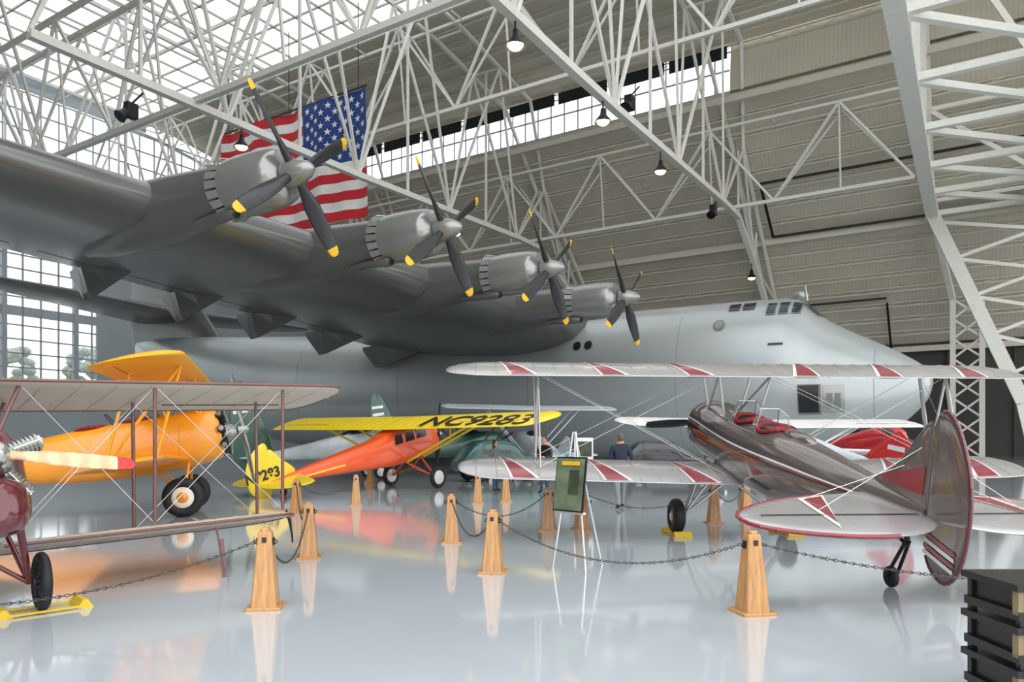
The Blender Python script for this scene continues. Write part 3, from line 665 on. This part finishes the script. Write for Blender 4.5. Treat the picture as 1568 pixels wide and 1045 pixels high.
plane('biplane',(-4.8,6.6),(.69,-.72),dict(fus=[(1.2,.08,.75,1.02),(1.12,.2,.66,1.1),(.85,.3,.64,1.2),(.5,.34,.68,1.5),(.3,.35,.72,1.72),(-.3,.36,.76,1.8),(-1.3,.36,.8,1.82),(-2.4,.28,.95,1.75),(-3.6,.18,1.15,1.65),(-4.8,.05,1.35,1.52)],fm=M_dkr,
  wings=[dict(semi=4.25,yLE=-.17,ch=1.4,z=2.27,m=M_crm,dih=.036,ribs=1,tip=.35,aileron=1,le=M_brn,te=M_brn,ler=.018,th=.07),dict(semi=3.55,yLE=-.48,ch=1.3,z=.66,m=M_crm,dih=.038,ribs=1,x0=.3,tip=.35,le=M_brn,te=M_brn,ler=.018,th=.07)],
  struts=stl,wires=[((.45,-.3,2.28),(1.75,-.6,.8)),((1.75,-.3,2.33),(3.3,-.6,.86)),((.4,-.6,.75),(1.75,-.3,2.33)),((1.75,-.6,.8),(3.3,-.3,2.38)),((1.75,-1.1,2.31),(3.3,-1.35,.85)),((1.75,-1.35,.8),(3.3,-1.1,2.36)),((.4,-1.3,.75),(1.75,-1.1,2.3))],
  fins=[([(-4.0,1.5),(-4.4,1.9),(-4.8,2.0),(-4.85,1.4)],.05,M_dkr),([(-4.85,1.2),(-4.8,2.05),(-5.1,2.1),(-5.4,1.7),(-5.2,1.3)],.05,M_crm)],
  stabs=[([(0,-4),(.6,-4.1),(1.3,-4.5),(1.3,-4.9),(.8,-5.2),(.1,-5)],.05,M_crm,1.5)],gz=.9,gy=.5,gm=M_dkr,wr=.28,ww=.09,spokes=True,track=.5,tw=-4.6,extra=ex_l))
M_org=mat('orange_red_paint','#e2541c',.3,var=.05,coat=.4);M_ylw=mat('yellow_fabric','#e9cb22',.35,var=.05,coat=.2)
def ex_y(mb,lv):
    radial(mb,(0,1.35,1.55),.5,7,M_dark,M_cowl);prop(mb,(0,1.65,1.55),1.2,2,75,.1,M_blade)
    for sg in(-1,1):
        x=sg*.462
        for y0,y1 in((.55,.05),(-.02,-.5),(-.57,-1.0)): mb.add([(x,y0,1.72),(x,y1,1.72),(x,y1+.04,2.1),(x,y0-.04,2.1)],[(0,1,2,3)],M_glassd);mb.path([(x,y0,1.72),(x,y1,1.72),(x,y1+.04,2.1),(x,y0-.04,2.1),(x,y0,1.72)],.015,M_org,6)
        mb.bar((sg*.36,-1.2,1.55),(sg*.12,-4.6,1.62),.13,.05,M_ylw)
yp=plane('monoplane',(-3.45,25.9),(.6,.8),dict(pitch=13,fus=[(1.3,.25,1.25,1.85),(1.2,.4,1.1,2.0),(.7,.45,1.0,2.2),(0,.46,1.0,2.25),(-.9,.46,1.0,2.22),(-1.5,.42,1.08,2.05),(-3,.3,1.3,1.95),(-4.5,.15,1.5,1.85),(-5.6,.04,1.6,1.75)],fm=M_org,e=4,
  wings=[dict(semi=6.3,yLE=.8,ch=1.95,z=2.3,m=M_ylw,dih=.01,ribs=1,tip=.5,th=.12,aileron=1)],
  struts=[((.42,.3,1.05),(3.4,.4,2.27),.045,M_ylw),((.42,-.5,1.05),(3.4,-.6,2.27),.04,M_ylw),((1.8,.3,1.62),(1.8,.35,2.28),.02,M_ylw)],
  fins=[([(-4.7,1.8),(-5.1,2.3),(-5.5,2.65),(-5.65,1.7)],.06,M_ylw),([(-5.6,1.45),(-5.5,2.75),(-5.85,2.8),(-6.3,2.3),(-6.3,1.6),(-5.9,1.35)],.06,M_ylw)],
  stabs=[([(0,-4.7),(.5,-4.8),(1.5,-5.2),(1.6,-5.7),(1.1,-6.1),(.1,-6.0)],.06,M_ylw,1.72)],gz=1.05,gm=M_org,wr=.38,ww=.16,hub=M_wht,track=1.15,tw=-5.4,extra=ex_y))
def text(body,size,M,parent,m,name):
    cu=bpy.data.curves.new(name,'FONT');cu.body=body;cu.size=size;cu.extrude=.004;cu.offset=.012;cu.materials.append(m);o=bpy.data.objects.new(name,cu);sc.collection.objects.link(o);o.parent=parent;o.matrix_local=M;return o
text('NC9283',1.25,Matrix.Translation((1.6,-1.02,2.405))@Matrix.Rotation(rad(7),4,'X'),yp,M_black,'wing_registration')
text('N9283',.42,Matrix(((0,0,1,.05),(1,0,0,-6.42),(0,1,0,1.85),(0,0,0,1))),yp,M_black,'tail_registration')
M_grn=mat('dark_green','#1f4a3a',.3,coat=.4);M_blw=mat('pale_blue_white','#c6ced2',.35);M_rd=mat('racer_red','#b81f24',.25,coat=.5);M_teal=mat('deep_green_paint','#1f4f49',.25,coat=.5)
def bgplane(name,O,h,fm,wm,fm2,zw=2.2,semi=4.2,finh=2.9,low=False,pitch=9):
    w=[dict(semi=semi,yLE=.7,ch=1.5,z=zw,m=wm,dih=.03 if low else .01,ribs=1,tip=.5,aileron=1)]
    def ex(mb,lv):
        prop(mb,(0,1.55,1.5),1.0,2,20,.09,M_blade)
        mb.ell((0,-.5,1.95),(.3,.8,.3),M_glassd)
        for k in range(3): mb.box((0,-5.05,finh-.35-.32*k),(.075,.55,.12),M_wht if fm2==M_grn else fm)
    return plane(name,O,h,dict(pitch=pitch,fus=[(1.45,.15,1.3,1.7),(1.3,.36,1.1,1.9),(.6,.45,1.0,2.05),(-.5,.45,1.0,2.1),(-1.5,.38,1.1,2.05),(-3.2,.22,1.35,1.9),(-5,.05,1.6,1.8)],fm=fm,wings=w,
      struts=[] if low else [((.4,.2,1.1),(2.4,.3,zw),.03,wm),((.4,-.5,1.1),(2.4,-.5,zw),.03,wm)],
      fins=[([(-4.0,1.8),(-4.6,finh-.2),(-5.0,finh),(-5.1,1.7)],.07,fm2),([(-5.0,1.5),(-4.95,finh),(-5.3,finh-.05),(-5.6,2.2),(-5.4,1.5)],.06,fm2)],
      stabs=[([(0,-4.2),(1.4,-4.6),(1.5,-5.1),(.9,-5.4),(.1,-5.3)],.06,wm,1.8)],gz=1.1,gm=fm,wr=.3,ww=.14,track=.85,tw=-4.8,extra=ex))
bgplane('monoplane',(-1.5,36),(.8,.6),M_grn,M_grn,M_grn,2.4,4.5,4.3)
bgplane('monoplane',(-6.0,32),(.85,.5),M_blw,M_wht,M_grn,2.3,4.3,4.6)
bgplane('monoplane',(.8,37.5),(-.3,.95),M_blw,M_blw,M_blw,3.3,4.6,2.6)
bgplane('monoplane',(8.0,23),(-.25,.97),M_blw,M_wht,M_rd,2.15,5.2,2.6)
bgplane('monoplane',(13.4,27),(.25,-.97),M_rd,M_wht,M_rd,1.15,3.0,2.3,True)
def car(O,ang,m):
    mb=MB();prof=[(2.1,.45,.62,.7),(1.9,.4,.98,.8),(1.0,.35,1.08,.85),(.55,.33,1.12,.87),(.1,.33,1.62,.84),(-1.0,.33,1.66,.84),(-1.5,.35,1.5,.8),(-1.9,.4,1.0,.75),(-2.1,.5,.8,.6)]
    fus(mb,[(y,w,zb,zt) for y,zb,zt,w in prof],m,e=5,n=32,k=3)
    for sg in(-1,1):
        for y in(1.3,-1.3): wheel(mb,(sg*.8,y,.36),.36,.18,M_chrome);mb.ell((sg*.82,y,.5),(.18,.55,.3),m)
        for a,b in((.0,-.5),(-.6,-1.2)): mb.add([(sg*.86,a,1.1),(sg*.86,b,1.1),(sg*.8,b+.03,1.5),(sg*.8,a-.05,1.5)],[(0,1,2,3)],M_glassd)
        mb.rev([(.12,0),(.13,.1),(.05,.15)],(sg*.5,2.0,.85),(0,1,0),M_chrome,14)
    mb.bar((-.8,2.2,.5),(.8,2.2,.5),.1,.12,M_chrome)
    mb.obj('vintage_car',Matrix.Translation(O)@Matrix.Rotation(ang,4,'Z'))
car((-.3,30,0),rad(-70),M_teal);car((6.6,31,0),rad(-95),mat('black_car','#24262a',.2,coat=.6))
# ---------------------------------------------------------------- stanchions & chains
def stanchion(x,y,a=.0):
    mb=MB()
    def sq(w,z,b=.012):
        h=w/2;return [(h-b,-h,z),(h,-h+b,z),(h,h-b,z),(h-b,h,z),(-h+b,h,z),(-h,h-b,z),(-h,-h+b,z),(-h+b,-h,z)]
    mb.loft([sq(.33,0),sq(.33,.02),sq(.31,.03)],M_wood,smooth=False)
    mb.loft([sq(.24,.03),sq(.235,.05),sq(.125,.72),sq(.11,.74)],M_wood,smooth=False)
    mb.loft([sq(.085,.74),sq(.085,.76),sq(.07,.77)],M_wood,smooth=False)
    for s_ in(-1,1):
        mb.box((s_*.073,0,.64),(.02,.05,.07),M_dark);mb.torus((s_*.09,0,.635),(0,1,0),.018,.005,M_dark,12,6)
    mb.box((0,-.071,.66),(.04,.012,.05),M_black)
    mb.obj('wooden_stanchion',Matrix.Translation((x,y,0))@Matrix.Rotation(a,4,'Z'))
S=[(-2.37,7.08),(-.23,8.98),(2.24,6.87),(-.96,11.65),(-2.79,10.1),(-4.8,16.4),(-3.9,18.4),(-5.2,27),(-.88,19),(.66,13.3),(1.27,13.4),(-.17,19.6),(3.95,14.4),(5.3,16.7),(7.4,6.2),(-6.6,5.2)]
for i,(x,y) in enumerate(S): stanchion(x,y,random.uniform(-.25,.25))
M_chain=mat('chain_steel','#5b5650',.4,.7)
def chain(a,b,sag):
    mb=MB();a=V(a);b=V(b);N=200;P=[a.lerp(b,i/N)-V((0,0,sag*4*(i/N)*(1-i/N))) for i in range(N+1)]
    d=[0]
    for p_,q_ in zip(P[:-1],P[1:]): d.append(d[-1]+(q_-p_).length)
    step=.036;s=0;k=0;j=0
    while s<d[-1]:
        while d[j+1]<s: j+=1
        c=P[j];t=(P[j+1]-P[j]).normalized();e=t.cross(V((0,0,1))).normalized();g=e.cross(t)
        if k%2: e,g=g,e
        rings=[]
        for q in range(9):
            an=q*2*math.pi/8;ctr=c+t*(.022*math.cos(an))+e*(.012*math.sin(an));rd_=(t*(.022*math.cos(an))+e*(.012*math.sin(an))).normalized()
            rings.append([ctr+rd_*(.0045*math.cos(w_*1.5708))+g*(.0045*math.sin(w_*1.5708)) for w_ in range(4)])
        mb.loft(rings,M_chain,False,False);s+=step;k+=1
    mb.obj('barrier_chain')
h=.64
def cc(i,j,sag): 
    a=V((*S[i],h));b=V((*S[j],h));d=(b-a).normalized()*.09;chain(a+d,b-d,sag)
cc(0,15,.42);cc(0,4,.42);cc(1,2,.33);cc(2,14,.3);cc(1,3,.35);cc(4,5,.4);cc(3,9,.3);cc(5,6,.3);cc(10,12,.3);cc(12,13,.3)
# ---------------------------------------------------------------- easel with poster
M_alu=mat('white_easel','#d6d8d8',.3,.5);M_post=mat('poster_print','#66735a',.4,var=.6,scale=4)
mb=MB();top=V((0,0,1.72))
for a in((-.26,-.12,0),(.3,-.12,0),(.02,.5,0)): mb.tube(top+V((a[0]*.08,0,0)),a,.012,.012,M_alu,8)
mb.bar((-.21,-.1,.72),(.26,-.1,.72),.05,.025,M_alu);mb.bar((-.14,-.05,1.1),(.16,-.05,1.1),.02,.02,M_alu)
R=Matrix.Rotation(rad(-7),3,'X')
mb.box(V((.02,-.1,1.07)),(.5,.02,.68),M_dark,R);mb.box(V((.02,-.115,1.07)),(.46,.012,.64),M_post,R)
M_p2=mat('poster_dark','#3c4430',.5,var=.5,scale=6);mb.box(V((.1,-.125,1.1)),(.16,.006,.3),M_p2,R);mb.box(V((-.1,-.12,.95)),(.12,.006,.2),M_wht,R);mb.box(V((.05,-.115,1.33)),(.3,.006,.05),M_yel,R)
mb.obj('display_easel',Matrix.Translation((.78,9.2,0))@Matrix.Rotation(rad(-48),4,'Z'))
mb=MB();mb.box((0,0,1.35),(.5,.03,.7),M_wht);mb.box((0,-.02,1.4),(.42,.01,.4),M_p2);mb.tube((0,.02,0),(0,.02,1.0),.02,.02,M_dark);mb.box((0,.02,.015),(.4,.3,.03),M_dark);mb.obj('info_panel_stand',Matrix.Translation((1.9,19.5,0)))
# ---------------------------------------------------------------- slatted display rack (lower right corner)
M_tan=mat('tan_plate','#8a7a5c',.5)
mb=MB()
for k in range(3):
    z=.2+.24*k;y=4.35
    mb.box((3.2,y,z-.06),(.75,.5,.05),M_black);mb.box((3.2,y,z+.1),(.78,.52,.04),M_black)
    for i in range(9): mb.box((2.87+.083*i,y,z+.02),(.02,.46,.14),M_black)
    mb.box((2.84,y-.22,z+.02),(.03,.05,.15),M_tan);mb.box((3.1,y-.262,z+.1),(.5,.01,.03),M_tan)
for x in(2.86,3.54):
    for y in(4.13,4.57): mb.box((x,y,.38),(.04,.04,.76),M_black)
mb.obj('engine_display_rack')
# ---------------------------------------------------------------- people
M_skin=mat('skin','#c99478',.5);M_lips=mat('lips','#a05a50',.5)
def person(O,hd,shirt,pants,hair,H=1.75,pose='stand',long=False):
    g={'pelvis':((0,0,.95),.14,0),'sp':((0,0,1.12),.135,'pelvis'),'ch':((0,.01,1.31),.155,'sp'),'nk':((0,0,1.48),.06,'ch'),'hd':((0,.015,1.58),.06,'nk')}
    for sg,n in((-1,'l'),(1,'r')):
        st=.14*sg if pose=='walk' else .02
        g['sh'+n]=((sg*.185,0,1.41),.072,'ch')
        if pose=='arms': g['el'+n]=((sg*.26,.02,1.15),.05,'sh'+n);g['wr'+n]=((sg*.14,.24,1.12),.034,'el'+n);g['ha'+n]=((sg*.1,.3,1.14),.03,'wr'+n)
        else: g['el'+n]=((sg*.26,-.04-st*.3,1.14),.05,'sh'+n);g['wr'+n]=((sg*.27,.05-st*.6,.9),.034,'el'+n);g['ha'+n]=((sg*.27,.075-st*.7,.82),.03,'wr'+n)
        g['hp'+n]=((sg*.095,0,.88),.105,'pelvis');g['kn'+n]=((sg*.105,.03+st*.8,.49),.068,'hp'+n);g['an'+n]=((sg*.11,-.02+st*1.6,.085),.045,'kn'+n);g['to'+n]=((sg*.125,.13+st*1.6,.04),.038,'an'+n)
    ks=list(g);vs=[V(g[k][0]) for k in ks];es=[(ks.index(g[k][2]),i) for i,k in enumerate(ks) if g[k][2]]
    me=bpy.data.meshes.new('p');me.from_pydata(vs,es,[]);o=bpy.data.objects.new('p',me);sc.collection.objects.link(o)
    sm=o.modifiers.new('s','SKIN');ss=o.modifiers.new('u','SUBSURF');ss.levels=2;ss.render_levels=2
    for i,k in enumerate(ks): me.skin_vertices[0].data[i].radius=(g[k][1],g[k][1]*(.8 if k in('pelvis','sp','ch') else 1));me.skin_vertices[0].data[i].use_root=(k=='pelvis')
    dg=bpy.context.evaluated_depsgraph_get();m2=bpy.data.meshes.new_from_object(o.evaluated_get(dg));bpy.data.objects.remove(o)
    mt=[shirt,pants,M_skin,M_black]
    m2.materials.clear()
    for x in mt:m2.materials.append(x)
    for f in m2.polygons:
        c=f.center;f.use_smooth=True;ha=V(g['hal'][0]) if c.x<0 else V(g['har'][0])
        if c.z<.1:i=3
        elif c.z>1.5:i=2
        elif (c-ha).length<.085:i=2
        elif c.z<.93 and abs(c.x)<.22:i=1
        else:i=0
        f.material_index=i
    s=H/1.75;a=math.atan2(-hd[0],hd[1]);mw=Matrix.Translation((O[0],O[1],0))@Matrix.Rotation(a,4,'Z')@Matrix.Scale(s,4)
    po=bpy.data.objects.new('person',m2);sc.collection.objects.link(po);po.matrix_world=mw
    mb=MB();c=V((0,.025,1.645))
    mb.ell(c,(.076,.095,.112),M_skin,20,12);mb.ell(c+V((0,.03,-.06)),(.055,.065,.055),M_skin,14,8)
    R=[]
    for i in range(9):
        th=math.pi/2*i/8
        R.append([c+V((.084*math.cos(th)*math.cos(k*.314),.104*math.cos(th)*math.sin(k*.314)-.012-(.012 if math.sin(k*.314)>0 else 0),.12*math.sin(th)+.005)) for k in range(20)])
    mb.loft(R,hair,False,False);mb.ell(c+V((0,-.035,-.005-(.05 if long else 0))),(.081,.075,.085+(.06 if long else 0)),hair,18,10)
    mb.ell(c+V((0,.1,-.012)),(.012,.018,.02),M_skin,8,6)
    for sg in(-1,1): mb.ell(c+V((sg*.078,0,-.01)),(.012,.02,.032),M_skin,8,6);mb.ell(c+V((sg*.03,.086,.012)),(.012,.008,.008),M_wht,8,6);mb.ell(c+V((sg*.03,.093,.012)),(.005,.004,.005),M_black,8,6)
    mb.ell(c+V((0,.088,-.05)),(.024,.008,.006),M_lips,8,6)
    for sg,n in((-1,'l'),(1,'r')):
        hc=V(g['ha'+n][0]);dr=(hc-V(g['wr'+n][0])).normalized();sd=V((0,1,0)) if pose!='arms' else V((1,0,0));sd=(sd-dr*sd.dot(dr)).normalized();pn=dr.cross(sd)
        for k,(o_,l_) in enumerate(((-.024,.06),(-.008,.072),(.008,.068),(.024,.052))):
            a_=hc+dr*.02+sd*o_;b_=a_+dr*l_*.55;cc_=b_+dr*l_*.4+pn*(-sg*.018);mb.tube(a_,b_,.0085,.008,M_skin,8);mb.tube(b_,cc_,.008,.006,M_skin,8)
        a_=hc-dr*.01+sd*.03;b_=a_+sd*.02+dr*.025;mb.tube(a_,b_,.01,.009,M_skin,8);mb.tube(b_,b_+dr*.025,.009,.007,M_skin,8)
    ho=mb.obj('head_and_hands',None,po)
M_navy=mat('navy_jacket','#20293c',.8);M_kh=mat('grey_trousers','#8a8c90',.8);M_jean=mat('denim','#3a4660',.8);M_hb=mat('brown_hair','#33241a',.6);M_hg=mat('grey_hair','#5a544e',.6);M_gsh=mat('grey_shirt','#6f7478',.8)
person((2.58,17.5),(-.15,.99),M_navy,M_kh,M_hg,1.8,'walk')
person((1.0,22.5),(-.6,-.8),M_black,M_jean,M_hb,1.75,'arms')
person((-.55,23.5),(.8,-.5),M_gsh,M_jean,M_hb,1.62,'stand',True)
